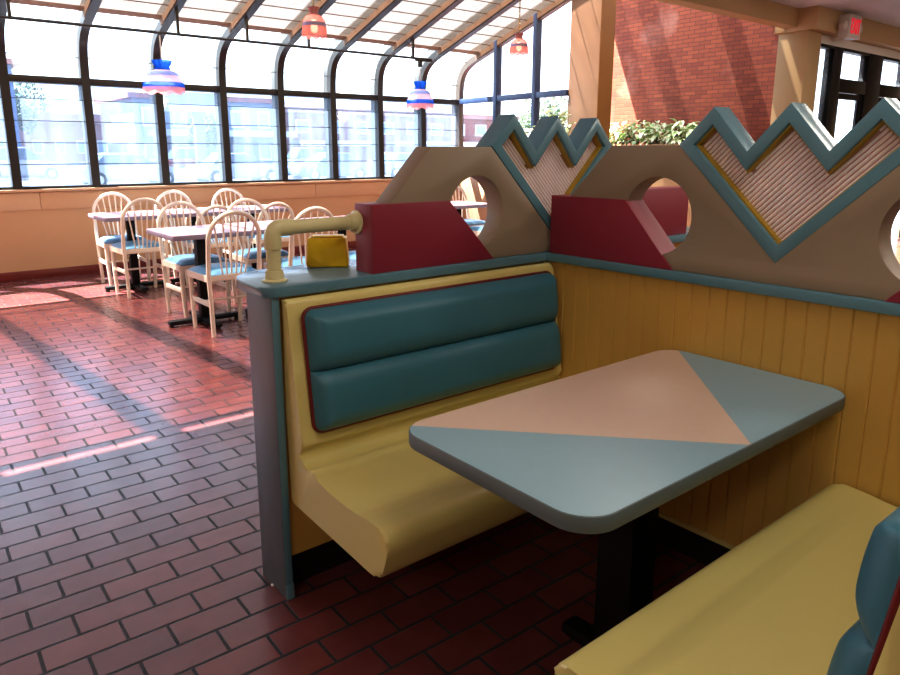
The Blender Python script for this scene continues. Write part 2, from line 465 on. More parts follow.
# sheer shades under the roof glass, one to a bay
def roof_pt(y, d):
    p = at_y(inner, y); t = Vector((-0.95, 0.314)); n = Vector((t.y, -t.x))
    return (y + n.x * d, p[1] + n.y * d)
shade0 = None
for k in range(len(RX) - 1):
    x0, x1 = RX[k] + 0.044, RX[k + 1] - 0.044
    lab = ['sheer tan roof shade, second bay left of the frame'] * 3
    root = empty('roof_shade', 'sheer tan shade with thin battens under the sloping glass roof', 'shade', ((x0 + x1) / 2, 5.35, 0), 0, 'sheer shades under the glass roof')
    cx = (x0 + x1) / 2
    def loc(bm):
        for v in bm.verts: v.co -= Vector((cx, 5.35, 0))
        return bm
    a = roof_pt(5.36, 0.085); b = roof_pt(2.20, 0.085)
    bm = bmesh.new(); bm.faces.new([bm.verts.new(q) for q in ((x0, *a), (x0, *b), (x1, *b), (x1, *a))])
    bm_obj('fabric', loc(bm), M['shade'], root, smooth=False)
    a1 = roof_pt(5.27, 0.083)
    bm = bmesh.new(); extrude_x(bm, [(a[0], a[1] - 0.006), (a1[0], a1[1] - 0.006), (a1[0], a1[1]), (a[0], a[1])], x0, x1)
    bm_obj('hem_bar', loc(bm), M['tan'], root, smooth=False)
    c0 = roof_pt(2.165, 0.07); bm = bmesh.new(); tube(bm, [(x0, *c0), (x1, *c0)], 0.035, 12); bm_obj('roller', loc(bm), M['tan'], root)
    for xa, xb in ((x0, x0 + .006), (x1 - .006, x1)):  # added strips; their tan paints in the sunlit side of each rafter
        q = [roof_pt(5.36, 0.012), roof_pt(2.2, 0.012), roof_pt(2.2, 0.082), roof_pt(5.36, 0.082)]
        bm = bmesh.new(); extrude_x(bm, q, xa, xb); bm_obj('sunlit_side_strip', loc(bm), M['tan'], root, smooth=False)
    bm = bmesh.new()
    y = 5.06
    while y > 2.3:
        p = roof_pt(y, 0.078); tube(bm, [(x0, *p), (x1, *p)], 0.006, 6); y -= 0.235
    bm_obj('batten', loc(bm), M['batten'], root)

# end wall of the glazed room, at x = 6.93 towards the camera
bm = bmesh.new()
EY = [4.975, 4.225]
w = struct(bm_obj('wall_end', (lambda b: (box(b, (6.86, 3.66, 0), (7.0, 5.72, 0.93), 0.004), b)[1])(bmesh.new()), M['peach']))
bm = bmesh.new()
for y in EY:
    box(bm, (6.875, y - 0.03, 0.93), (6.985, y + 0.03, at_y(inner, y)[1] + 0.10), 0.004)
for a, b in ((5.745, EY[0] + .03), (EY[0] - .03, EY[1] + .03), (EY[1] - .03, 3.66)):
    box(bm, (6.885, b, 2.0), (6.975, a, 2.075), 0.004)
wn += 1
w2 = struct(bm_obj('window_%d' % wn, bm, M['blueframe']))
bm = bmesh.new()
top = [p for p in inner if p[1] > 0.94 and p[0] > 3.66] + [(3.66, at_y(inner, 3.7)[1])]
prof = [(3.66, 0.94)] + top
A = [bm.verts.new((6.93, y, z)) for y, z in prof]; bm.faces.new(A)
bm_obj('pane', bm, M['glass2'], w2, smooth=False)

# header beam that ends the glass roof, and the strip above it
bm = bmesh.new()
box(bm, (-3.45, 1.54, 2.70), (8.40, 1.695, 3.95)); struct(bm_obj('beam', bm, M['cream'], smooth=False))
bm = bmesh.new()
box(bm, (8.402, 1.32, 2.655), (12.2, 1.66, 2.9), 0.004); box(bm, (8.402, 1.662, 2.655), (8.80, 1.80, 2.9), 0.004)
struct(bm_obj('beam', bm, M['cream']))
struct(mbox('pillar', (8.43, 1.42, 0), (8.78, 1.76, 2.655), M['cream'], None, 0.004))
bm = bmesh.new()
box(bm, (6.93, 3.19, 0), (7.2, 3.66, 3.6), 0.004)
o = struct(bm_obj('pillar', bm, M['pillarpeach']))
mbox('ochre_face', (6.932, 3.182, 0), (7.198, 3.19, 3.6), M['ochre'], o)
# brick wall behind the pillars, under unseen bars and a sheet added to cut the sun
bm = bmesh.new(); box(bm, (9.0, 1.82, 0), (9.25, 4.95, 4.3)); struct(bm_obj('wall_right', bm, M['brick'], smooth=False))
bm = bmesh.new()
for y in (1.78, 2.62, 3.30, 4.45, 5.0): box(bm, (6.95, y - .12, 4.32), (9.4, y + .12, 4.5))  # bars added overhead to throw shadow bands on the brick
sk = struct(bm_obj('window_20', bm, M['bronze'], smooth=False))
mbox('pane', (6.95, 1.7, 4.40), (9.4, 5.1, 4.408), M['sunsheet'], sk)  # sheer sheet added to weaken the sun on the brick

# storefront doors facing the camera on the far right
DY = 1.49
bm = bmesh.new()
box(bm, (8.79, DY - .04, 2.55), (12.05, DY + .10, 2.65))
struct(bm_obj('wall_door_header', bm, M['white'], smooth=False))
bm = bmesh.new()
for a, b in ((8.79, 8.83), (9.20, 9.46), (10.25, 10.72), (11.55, 11.75)):
    box(bm, (a, DY - .05, 0), (b, DY + .06, 2.55), 0.004)
for a, b in ((8.83, 9.20), (9.46, 10.25), (10.72, 11.55)):
    box(bm, (a, DY - .05, 2.515), (b, DY + .06, 2.55), 0.003)
for a, b in ((9.46, 10.25), (10.72, 11.55)):
    box(bm, (a, DY - .05, 2.03), (b, DY + .06, 2.19), 0.004)
fr = struct(bm_obj('window_%d' % (wn + 1), bm, M['doorframe']))
bm = bmesh.new()
for a, b, z0, z1 in ((8.83, 9.20, 0.02, 2.515), (9.46, 10.25, 2.19, 2.515), (10.72, 11.55, 2.19, 2.515)):
    box(bm, (a, DY - .003, z0), (b, DY + .003, z1))
bm_obj('pane', bm, M['glass2'], fr, smooth=False)
for n, (a, b) in enumerate(((9.47, 10.24), (10.73, 11.54))):
    bm = bmesh.new()
    for q in ((a, 0.01, a + .07, 2.02), (b - .07, 0.01, b, 2.02), (a + .07, 1.95, b - .07, 2.02), (a + .07, 0.01, b - .07, 0.25)):
        box(bm, (q[0], DY - .025, q[1]), (q[2], DY + .025, q[3]), 0.003)
    d = struct(bm_obj('door_%d' % (n + 1), bm, M['doorframe']))
    mbox('pane', (a + .07, DY - .004, .25), (b - .07, DY + .004, 1.95), M['glass2'], d)
    mtube('push_bar', [(a + .06, DY - .07, 1.02), (b - .06, DY - .07, 1.02)], 0.018, M['hub'], d)

# ------------------------------------------------------------------ hanging rail across the ribs
root = empty('hanging_rail', 'thin dark rail hung below the curved ribs along the window', 'rail', (2.0, 5.0, 2.475))
mtube('rail_tube', [(-4.9, 0, 0), (3.70, 0, 0)], 0.012, M['darkrail'], root)
for k, x in enumerate(RX):
    if 1.0 < x < 1.9 or 4.6 < x < 4.8 or x > 5.6 or x < -2.5: continue
    zt = at_y(inner, 5.0)[1] - 2.475
    bm = bmesh.new(); box(bm, (x - 2.0 - .014, -.014, 0), (x - 2.0 + .014, .014, zt + 0.005))
    bm_obj('hanger', bm, M['darkrail'], root)
bm = bmesh.new(); box(bm, (3.50, -.02, -.03), (3.76, .02, .012), 0.004); box(bm, (3.55, -.02, -.10), (3.60, .02, -.03), 0.004)
bm_obj('end_bracket', bm, M['darkrail'], root)
mtube('cable_loop', [(3.44, 0, .14), (3.40, -.02, .09), (3.40, -.03, .03), (3.44, -.02, .0)], 0.006, M['darkrail'], root, 6)

# ------------------------------------------------------------------ lamps
def scallop(bm, R0, z0, R1, z1, n=8, depth=0.03, seg=10):
    N = n * seg; top = []; bot = []
    for i in range(N):
        a = 2 * PI * i / N; s = abs(math.sin(n * a / 2))
        top.append(bm.verts.new((R0 * math.cos(a), R0 * math.sin(a), z0)))
        bot.append(bm.verts.new((R1 * math.cos(a) * (0.97 + 0.03 * s), R1 * math.sin(a) * (0.97 + 0.03 * s), z1 - depth * s)))
    for i in range(N):
        bm.faces.new((top[i], top[(i + 1) % N], bot[(i + 1) % N], bot[i]))
def panel_dome(bm, prof, n=8, seg=6, flute=0.05):
    N = n * seg; rings = []
    for (r, z) in prof:
        ring = []
        for i in range(N):
            a = 2 * PI * i / N; s = abs(math.sin(n * a / 2))
            rr = r * (1 - flute + flute * s)
            ring.append(bm.verts.new((rr * math.cos(a), rr * math.sin(a), z)))
        rings.append(ring)
    for A, B in zip(rings, rings[1:]):
        for i in range(N):
            bm.faces.new((A[i], A[(i + 1) % N], B[(i + 1) % N], B[i]))
def blue_lamp(loc, R, H, zc, label):
    """loc is the hanging point; shade centre hangs at zc"""
    t = empty('pendant_lamp', label, 'lamp', loc)
    zb = zc - loc[2]
    b = zb - H / 2
    bm = bmesh.new(); panel_dome(bm, [(R * .40, b + H * .70), (R * .56, b + H * .66), (R * .74, b + H * .54), (R * .90, b + H * .38), (R * .97, b + H * .28)], 8)
    sh = bm_obj('lamp_shade', bm, M['lpale'], t, True, 60); sh['label'] = 'pale pink-white panelled glass shade'
    bm = bmesh.new(); panel_dome(bm, [(R * .62, b + H * .645), (R * .72, b + H * .575), (R * .80, b + H * .51)], 8)
    for v in bm.verts: v.co.x *= 1.012; v.co.y *= 1.012
    bm_obj('upper_band', bm, M['lblue2'], sh, True, 60)
    bm = bmesh.new(); scallop(bm, R * .97, b + H * .30, R * 1.0, b + H * .15, 8, 0.0)
    bd = bm_obj('band', bm, M['lblue'], t, True, 60); bd['label'] = 'blue band round the shade'
    bm = bmesh.new(); scallop(bm, R * 1.0, b + H * .15, R * .99, b + H * .05, 8, H * .09)
    fg = bm_obj('scalloped_fringe', bm, M['lpink'], t, True, 60); fg['label'] = 'pink scalloped fringe'
    bm = bmesh.new(); panel_dome(bm, [(R * .40, b + H * .70), (R * .34, b + H * .80), (R * .50, b + H * 1.0)], 8, 6, 0.14)
    cr = bm_obj('crown', bm, M['lblue'], t, True, 60); cr['label'] = 'flared blue crown'
    bm = bmesh.new(); lathe(bm, [(R * .05, b + H * .72), (R * .40, b + H * .71)], 16); bm_obj('cap', bm, M['brass'], t)
    mtube('cord', [(0, 0, b + H * .72), (0, 0, -0.01)], 0.006, M['cord'], t, 6)
    return t
blue_lamp((2.28, 5.0, 2.46), 0.205, 0.31, 2.055, 'larger blue and pale pink stained-glass pendant lamp, hung from the rail on the left')
blue_lamp((5.575, 5.0, 2.375), 0.180, 0.33, 2.03, 'smaller blue and white stained-glass pendant lamp, hung from the end bracket of the rail')
def pink_lamp(x, y, zc, R, H, label, lit):
    zt = at_y(inner, y)[1]
    t = empty('pendant_lamp', label, 'lamp', (x, y, zt))
    b = zc - zt - H / 2
    bm = bmesh.new(); panel_dome(bm, [(R * .42, b + H * .74), (R * .62, b + H * .70), (R * .82, b + H * .58), (R * .88, b + H * .48)], 10)
    sh = bm_obj('lamp_shade', bm, M['lpink'], t, True, 60); sh['label'] = 'pink panelled glass shade'
    bm = bmesh.new(); panel_dome(bm, [(R * .89, b + H * .49), (R * .93, b + H * .36)], 10); bm_obj('band', bm, M['lviolet'], t, True, 60)
    bm = bmesh.new(); scallop(bm, R * .93, b + H * .37, R * 1.0, b + H * .08, 10, H * .07)
    bm_obj('scalloped_fringe', bm, M['lred'], t, True, 60)
    bm = bmesh.new(); panel_dome(bm, [(R * .42, b + H * .74), (R * .34, b + H * .84), (R * .48, b + H * 1.0)], 10, 6, 0.12)
    bm_obj('crown', bm, M['lmaroon'], t, True, 60)
    bm = bmesh.new(); lathe(bm, [(R * .04, b + H * .76), (R * .42, b + H * .75)], 16); bm_obj('cap', bm, M['brass'], t)
    bm = bmesh.new(); lathe(bm, [(0.008, b + H * .62), (0.018, b + H * .6), (0.03, b + H * .42), (0.034, b + H * .3), (0.024, b + H * .2), (0.004, b + H * .16)], 14)
    bulb = bpy.data.materials.get('lit_bulb') or mat('lit_bulb', (1, .9, .75, 1), 0.4)
    bb = bulb.node_tree.nodes['Principled BSDF']; bb.inputs['Emission Color'].default_value = (1, .82, .6, 1); bb.inputs['Emission Strength'].default_value = 5
    bm_obj('bulb', bm, bulb, t)
    mtube('socket', [(0, 0, b + H * .75), (0, 0, b + H * .60)], 0.014, M['brass'], t)
    # chain of small links
    bm = bmesh.new(); z = b + H * .76; kk = 0
    while z < -0.02:
        ax = Vector((1, 0, 0)) if kk % 2 else Vector((0, 1, 0))
        pts = [ax * (0.007 * math.cos(q * PI / 4)) + Vector((0, 0, z + 0.017 + 0.019 * math.sin(q * PI / 4))) for q in range(8)]
        tube(bm, pts, 0.0028, 5, True); z += 0.028; kk += 1
    bm_obj('chain', bm, M['brass'], t)
    return t
pink_lamp(3.2, 3.49, 2.465, 0.118, 0.265, 'pink stained-glass pendant lamp on a chain, near the top edge between the two blue lamps', True)
pink_lamp(6.21, 3.842, 2.58, 0.118, 0.245, 'pink stained-glass pendant lamp on a long chain in front of the end window', True)

# ------------------------------------------------------------------ low dividers of the booth
CZ0, CZ1 = 0.915, 0.945
XB = 1.70
def rounded_rect(x0, y0, x1, y1, rads, n=6):
    """corner radii: (x0y0, x1y0, x1y1, x0y1)"""
    out = []
    for (cx, cy, a0, r) in ((x0, y0, PI, rads[0]), (x1, y0, 1.5 * PI, rads[1]), (x1, y1, 0, rads[2]), (x0, y1, .5 * PI, rads[3])):
        if r <= 0: out.append((cx, cy)); continue
        ox = cx + (r if cx == x0 else -r); oy = cy + (r if cy == y0 else -r)
        for k in range(n + 1):
            a = a0 + .5 * PI * k / n
            out.append((ox + r * math.cos(a), oy + r * math.sin(a)))
    return out
dA = empty('booth_divider', 'low divider with a teal cap behind the far bench', 'divider', (1.16, -.765, 0))
def rel(o, root):
    """mesh built in world coordinates, hung under a root that stands elsewhere"""
    o.parent = root
    o.matrix_parent_inverse = Matrix.Translation(-Vector(root.location))
    return o
def W(o, root):
    me = o.data
    inv = (Matrix.Translation(root.location) @ Matrix.Rotation(root.rotation_euler.z, 4, 'Z')).inverted()
    me.transform(inv); o.parent = root
    return o
W(mbox('core', (0.632, -.838, 0.13), (1.674, -.690, CZ0), M['bead']), dA)
W(mbox('kickboard', (0.632, -.79, 0.0), (1.674, -.73, 0.13), M['kick']), dA)
ep = W(mbox('end_panel', (0.608, -.846, 0.0), (0.6315, -.686, CZ0), M['post'], None, 0.002), dA); ep['label'] = 'grey laminate end panel'
bm = bmesh.new(); box(bm, (0.6085, -.851, 0.0), (0.631, -.8465, CZ0), 0.002); box(bm, (0.607, -.856, 0.0), (0.633, -.846, 0.05), 0.004)
tt = W(bm_obj('edge_strip', bm, M['lam']), dA); tt.parent = ep; tt['label'] = 'teal edge strip'
W(plate('cap', [rounded_rect(0.588, -.862, 1.674, -.555, (0.045, 0, 0, 0.14))], CZ1 - CZ0, lambda x, y, z: (x, y, z + (CZ0 + CZ1) / 2), M['lam'], None, 0.004), dA)

dB = empty('booth_divider', 'low divider with ochre beadboard panelling beside the booth table', 'divider', (1.78, -1.7, 0))
def bead_panel(y0, y1, z0, z1, x, step=0.056, depth=0.010):
    bm = bmesh.new()
    prof = [(x, y1)]
    y = y1 - 0.03
    while y > y0 + 0.01:
        prof += [(x, y + .0035), (x + .004, y + .0005), (x + .004, y - .0005), (x, y - .0035)]
        y -= step
    prof.append((x, y0))
    a = [bm.verts.new((px, py, z0)) for px, py in prof]; b = [bm.verts.new((px, py, z1)) for px, py in prof]
    for i in range(len(prof) - 1): bm.faces.new((a[i], a[i + 1], b[i + 1], b[i]))
    # back and edges so that the board is solid
    c = [bm.verts.new((x + depth, y1, z0)), bm.verts.new((x + depth, y0, z0)), bm.verts.new((x + depth, y0, z1)), bm.verts.new((x + depth, y1, z1))]
    bm.faces.new(c)
    bm.faces.new((a[0], b[0], c[3], c[0])); bm.faces.new((a[-1], c[1], c[2], b[-1]))
    bm.faces.new(b + [c[2], c[3]]); bm.faces.new(a[::-1] + [c[0], c[1]][::1])
    return bm
bp_ = W(bm_obj('panelling', bead_panel(-2.75, -.839, 0.13, CZ0, 1.70), M['bead'], smooth=False), dB); bp_['label'] = 'ochre beadboard with vertical grooves'
W(mbox('core', (1.712, -2.75, 0.13), (1.857, -.690, CZ0), M['bead']), dB)
W(mbox('kickboard', (1.745, -2.75, 0), (1.82, -.72, 0.13), M['kick']), dB)
W(mbox('trim_strip', (1.692, -2.75, 0.125), (1.712, -.86, 0.139), M['shell']), dB)
W(mbox('cap', (1.675, -2.76, CZ0), (1.878, -.672, CZ1), M['lam'], None, 0.004), dB)

dD = empty('booth_divider', 'low divider with a teal cap seen through the round hole of the right dune panel', 'divider', (2.5, -.765, 0))
W(mbox('core', (1.879, -.838, 0.13), (3.3, -.690, CZ0), M['bead']), dD)
W(mbox('kickboard', (1.879, -.79, 0.0), (3.3, -.73, 0.13), M['kick']), dD)
W(mbox('cap', (1.879, -.862, CZ0), (3.33, -.672, CZ1), M['lam'], None, 0.004), dD)

dC = empty('booth_divider', 'low divider behind the near bench', 'divider', (1.16, -2.47, 0))
W(mbox('core', (0.632, -2.55, 0.13), (1.674, -2.405, CZ0), M['bead']), dC)
W(mbox('kickboard', (0.632, -2.51, 0.0), (1.674, -2.45, 0.13), M['kick']), dC)
W(mbox('end_panel', (0.608, -2.556, 0.0), (0.6315, -2.398, CZ0), M['post'], None, 0.002), dC)
W(plate('cap', [rounded_rect(0.588, -2.57, 1.674, -2.383, (0.03, 0, 0, 0.045))], CZ1 - CZ0, lambda x, y, z: (x, y, z + (CZ0 + CZ1) / 2), M['lam'], None, 0.004), dC)

# ------------------------------------------------------------------ decoration standing on the caps
def pA(y0):            # plate coordinates (x, z) on a plane facing -Y, front at y0
    return lambda x, y, z: (x, y0 - z, y)
def pB(x0):            # plate coordinates (-y, z) facing -X
    return lambda x, y, z: (x0 - z, -x, y)
def circle(cx, cy, r, n=48, cw=True):
    return [(cx + r * math.cos(2 * PI * k / n * (-1 if cw else 1)), cy + r * math.sin(2 * PI * k / n * (-1 if cw else 1))) for k in range(n)]
DT = 0.080
def tagged(o, label, cat, group=None):
    return tag(o, label, cat, group)
ZC = CZ1
duneA = plate('dune_panel', [[(1.03, ZC), (1.418, ZC), (1.79, ZC), (1.79, 0.998), (1.731, 0.998), (1.414, 1.315), (1.163, 1.315), (0.995, 1.138), (0.965, 1.05), (0.965, ZC)], circle(1.352, 1.105, 0.118)], DT, pA(-.803), M['taupe'])
tag(duneA, 'taupe dune-shaped panel with a round hole, on the far divider beside the yellow pipe', 'panel')
blkA = plate('slanted_block', [[(0.936, ZC), (1.427, ZC), (1.231, 1.149), (0.936, 1.149)]], 0.094, pA(-.803), M['maroon'])
tag(blkA, 'maroon block with a slanted end, holding the end of the cream pipe', 'block')
duneB = plate('dune_panel', [[(.87, ZC), (2.56, ZC), (2.56, 1.06), (2.30, 1.318), (1.985, 1.318), (1.672, 1.012), (1.36, 1.318), (1.113, 1.318), (.87, 1.075)], circle(1.295, 1.105, 0.118), circle(2.035, 1.105, 0.122)], DT, pB(1.728), M['taupe'])
tag(duneB, 'long taupe dune-shaped panel with two round holes, on the divider beside the booth table', 'panel')
blkB = plate('slanted_block', [[(.868, ZC), (1.366, ZC), (1.180, 1.149), (.868, 1.149)]], 0.094, pB(1.728), M['maroon'])
tag(blkB, 'maroon block with a slanted end in the corner, crossing a round hole', 'block')
blkC = plate('slanted_block', [[(1.945, ZC), (2.44, ZC), (2.44, 1.149), (2.135, 1.149)]], 0.094, pB(1.728), M['maroon'])
tag(blkC, 'maroon block whose tip shows at the right edge under the second hole', 'block')
blkD = plate('slanted_block', [[(1.885, ZC), (2.60, ZC), (2.60, 1.149), (2.06, 1.149)]], 0.094, pA(-.79), M['maroon'])
tag(blkD, 'maroon block seen through the round hole of the right dune panel', 'block')

def inset(poly, d):
    n = len(poly); out = []
    area = sum(poly[i][0] * poly[(i + 1) % n][1] - poly[(i + 1) % n][0] * poly[i][1] for i in range(n))
    s = 1 if area > 0 else -1
    for i in range(n):
        p0, p1, p2 = Vector(poly[i - 1]), Vector(poly[i]), Vector(poly[(i + 1) % n])
        e1 = (p1 - p0).normalized(); e2 = (p2 - p1).normalized()
        n1 = Vector((-e1.y, e1.x)) * s; n2 = Vector((-e2.y, e2.x)) * s
        b = (n1 + n2); k = d * 2 / max(b.length_squared, 1e-6)
        out.append(tuple(p1 + b * k))
    return out
def zig(c, zb, place_fn, front, label, slant, yl):
    """V-shaped crown: c centre along the divider; slant = direction of the ridges"""
    out = [(-.315, 1.317), (0, zb), (.315, 1.317), (.213, 1.422), (.1065, 1.300), (0, 1.422), (-.1065, 1.300), (-.213, 1.422)]
    out = [(c + a, z) for a, z in out]
    inn = inset(out, 0.0335)
    cx = sum(p[0] for p in out) / 8
    P = place_fn(front)
    root = plate('zigzag_screen', [out, inn[::-1]], 0.084, P, M['lam'])
    tag(root, label, 'screen')
    # thin yellow liner inside the frame
    inn2 = inset(inn, 0.005)
    ln = plate('liner', [inset(out, 0.033), inset(out, 0.0385)[::-1]], 0.055, P, M['yellow'], root, 0.0)
    # ridged translucent sheet
    pol = [Vector(p) for p in inn2]
    bm = bmesh.new()
    d = Vector((.315, 1.317 - zb)).normalized() if slant > 0 else Vector((-.315, 1.317 - zb)).normalized()
    nn = Vector((-d.y, d.x))
    offs = [p.dot(nn) for p in pol]; o = min(offs) + 0.006
    while o < max(offs):
        xs = []
        for i in range(len(pol)):
            a, b = pol[i], pol[(i + 1) % len(pol)]
            fa, fb = a.dot(nn) - o, b.dot(nn) - o
            if fa * fb < 0:
                xs.append((a + (b - a) * (fa / (fa - fb))).dot(d))
        xs.sort()
        for q in range(0, len(xs) - 1, 2):
            s0, s1 = xs[q], xs[q + 1]
            if s1 - s0 < 0.01: continue
            prof = [(0.0042 * math.cos(t * PI / 5), 0.005 * math.sin(t * PI / 5)) for t in range(6)]
            for sgn in (1, -1):
                A = []; B = []
                for (u, h) in prof:
                    for (lst, s) in ((A, s0), (B, s1)):
                        p = d * s + nn * (o + u)
                        lst.append(bm.verts.new(P(p.x, p.y, sgn * (h + 0.0015))))
                for i in range(5):
                    bm.faces.new((A[i], A[i + 1], B[i + 1], B[i]))
                bm.faces.new(A[::-1]); bm.faces.new(B)
        o += 0.0118
    sheet = bm_obj('ridged_sheet', bm, M['reed'], root); sheet['label'] = 'pink ridged translucent sheet'
    bk = plate('backing', [inn2], 0.003, P, M['reedback'], sheet, 0.0)
    return root
zig(1.729, 1.003, pA, -.803, 'teal zigzag crown screen over the corner of the booth, smaller in the photo', -1, None)
zig(1.672, 1.003, pB, 1.728, 'large teal zigzag crown screen on the divider at the right', 1, None)

# cream pipe rail from the cap to the block
root = empty('pipe_rail', 'cream pipe elbow rail from the divider cap to the maroon block', 'rail', (0.660, -.768, CZ1))
r = 0.0205; zt = 1.093 - CZ1
pts = [(0, 0, 0.004), (0, 0, zt - .022)] + [(0.022 - .022 * math.cos(a), 0, zt - .022 + .022 * math.sin(a)) for a in (PI / 8, PI / 4, 3 * PI / 8)] + [(0.022, 0, zt), (0.272, 0, zt)]
mtube('pipe', pts, r, M['pvc'], root, 18)
bm = bmesh.new(); tube(bm, [(0, 0, zt - .058), (0, 0, zt - .023)] + [(0.023 - .023 * math.cos(a), 0, zt - .023 + .023 * math.sin(a)) for a in (PI / 8, PI / 4, 3 * PI / 8)] + [(0.023, 0, zt), (0.058, 0, zt)], r + .0035, 18)
bm_obj('elbow', bm, M['pvc'], root)
bm = bmesh.new(); lathe(bm, [(0.036, 0.0005), (0.036, 0.004), (0.027, 0.008), (0.0245, 0.03), (0.0205, 0.031)], 24); bm_obj('flange', bm, M['pvc'], root)
bm = bmesh.new(); lathe(bm, [(0.036, 0.0), (0.036, 0.005), (0.028, 0.009), (0.025, 0.03), (0.0205, 0.031)], 24)
for v in bm.verts: v.co = Vector((0.2755 - v.co.z, v.co.y, zt + v.co.x))
bm_obj('flange', bm, M['pvc'], root)

# ------------------------------------------------------------------ benches
BX, BY = 1.1625, -1.62                       # centre of the booth
def make_bench(label, mirror=False):
    root = empty('booth_bench', label, 'bench', (BX, 2 * BY + .85 if mirror else -.85, 0))
    def W(o, root):
        if mirror:
            o.data.transform(Matrix.Translation((0, BY, 0)) @ Matrix.Scale(-1, 4, (0, 1, 0)) @ Matrix.Translation((0, -BY, 0)))
            o.data.flip_normals()
        o.data.transform(Matrix.Translation(-Vector(root.location))); o.parent = root
        return o
    prof = [(-.848, .905), (-.862, .910), (-.875, .905), (-.882, .890), (-.890, .83), (-.912, .68), (-.930, .56), (-.9385, .520), (-.938, .507), (-.930, .500), (-.922, .494), (-.921, .470), (-.928, .456), (-.945, .448), (-.963, .449), (-.978, .455), (-.992, .454), (-1.015, .444),
            (-1.10, .436), (-1.20, .438), (-1.27, .446), (-1.325, .4505), (-1.352, .446), (-1.367, .430), (-1.369, .405), (-1.352, .350), (-1.336, .324), (-1.310, .313), (-1.20, .311), (-.95, .311), (-.855, .311)]
    P = [(p.x, p.y) for p in smooth_poly(prof, 3)]
    P += [(-.848, .32), (-.848, .6)]
    bm = bmesh.new(); extrude_x(bm, P, 0.636, 1.690, 0.010, 3)
    for v in bm.verts:          # the seat flares out a little past the back at the open end
        if v.co.x < 0.8 and v.co.y < -.95: v.co.x -= 0.018 * min(1, (-.95 - v.co.y) / .38)
    sh = W(bm_obj('shell', bm, M['shell'], smooth=True, angle=50), root); sh['label'] = 'yellow moulded seat and back shell'
    # plane of the back rest: point at height z
    p0 = Vector((-.889, .893)); p1 = Vector((-.9335, .535)); L = (p1 - p0).length; t = (p1 - p0) / L; nrm = Vector((t.y, -t.x))
    if nrm.x > 0: nrm = -nrm
    U0, U1 = 0.676, 1.664
    def onback(u, w, h):
        q = p0 + t * w + nrm * h
        return (u, q.x, q.y)
    w0, w1 = 0.012, L - 0.004
    R = 0.028
    def sdf(u, w):
        hx, hy = (U1 - U0) / 2, (w1 - w0) / 2
        qx = abs(u - (U0 + U1) / 2) - hx + R; qy = abs(w - (w0 + w1) / 2) - hy + R
        return -(min(max(qx, qy), 0) + math.hypot(max(qx, 0), max(qy, 0)) - R)
    wm = (w0 + w1) / 2
    NU, NW = 90, 60
    bm = bmesh.new(); grid = []
    for j in range(NW + 1):
        row = []
        for i in range(NU + 1):
            fu = i / NU; fw = j / NW
            ease = lambda q: 0.2 * q + 0.8 * (0.5 - 0.5 * math.cos(q * PI))
            fu = ease(fu)
            fw = 0.5 * ease(fw * 2) if fw <= 0.5 else 0.5 + 0.5 * ease(fw * 2 - 1)
            u = U0 + (U1 - U0) * fu; w = w0 + (w1 - w0) * fw
            # pull the square corner in to the rounded outline
            ku = min(max(u, U0 + R), U1 - R); kw = min(max(w, w0 + R), w1 - R)
            dd = math.hypot(u - ku, w - kw)
            if dd > R: u = ku + (u - ku) * R / dd; w = kw + (w - kw) * R / dd
            d = sdf(u, w)
            r1 = 0.05
            def dome(x, rr): x = max(0, min(1, x / rr)); return math.sqrt(max(0, 1 - (1 - x) ** 2))
            h = 0.056 * dome(d, r1)
            g = abs(w - wm)
            h *= 0.42 + 0.58 * dome(g, 0.05)
            half = (w1 - w0) / 2
            h += 0.006 * math.sin(PI * min(1, g / half)) * dome(d, r1)
            row.append((bm.verts.new(onback(u, w, h - 0.002)), d))
        grid.append(row)
    for j in range(NW):
        for i in range(NU):
            q = [grid[j][i], grid[j][i + 1], grid[j + 1][i + 1], grid[j + 1][i]]
            bm.faces.new([x[0] for x in q])
    for v in [v for v in bm.verts if not v.link_faces]: bm.verts.remove(v)
    cu = W(bm_obj('back_cushion', bm, M['vinyl'], smooth=True, angle=180), root); cu['label'] = 'teal vinyl back cushion in two rolls'
    path = [onback(a, b, 0.004) for a, b in rounded_rect(U0, w0, U1, w1, (R, R, R, R), 6)]
    W(mtube('piping', path, 0.0062, M['piping'], None, 10, True), root)['label'] = 'red piping round the cushion'
    return root
bench = make_bench('yellow moulded bench with teal back cushion, behind the booth table')
bench2 = make_bench('yellow moulded bench at the lower right corner, nearest the camera', True)

# ------------------------------------------------------------------ booth table
root = empty('booth_table', 'booth table with a peach triangle on its blue top', 'table', (1.168, -1.635, 0))
X0, X1, Y0, Y1 = 0.650, 1.697, -1.906, -1.362
TZ = 0.70
ol = rounded_rect(X0, Y0, X1, Y1, (0.075, 0.075, 0.075, 0.075), 8)
W(plate('table_edge', [ol], 0.032, lambda x, y, z: (x, y, z + TZ - 0.0165), M['tedge'], None, 0.003), root)['label'] = 'grey rounded edge band'
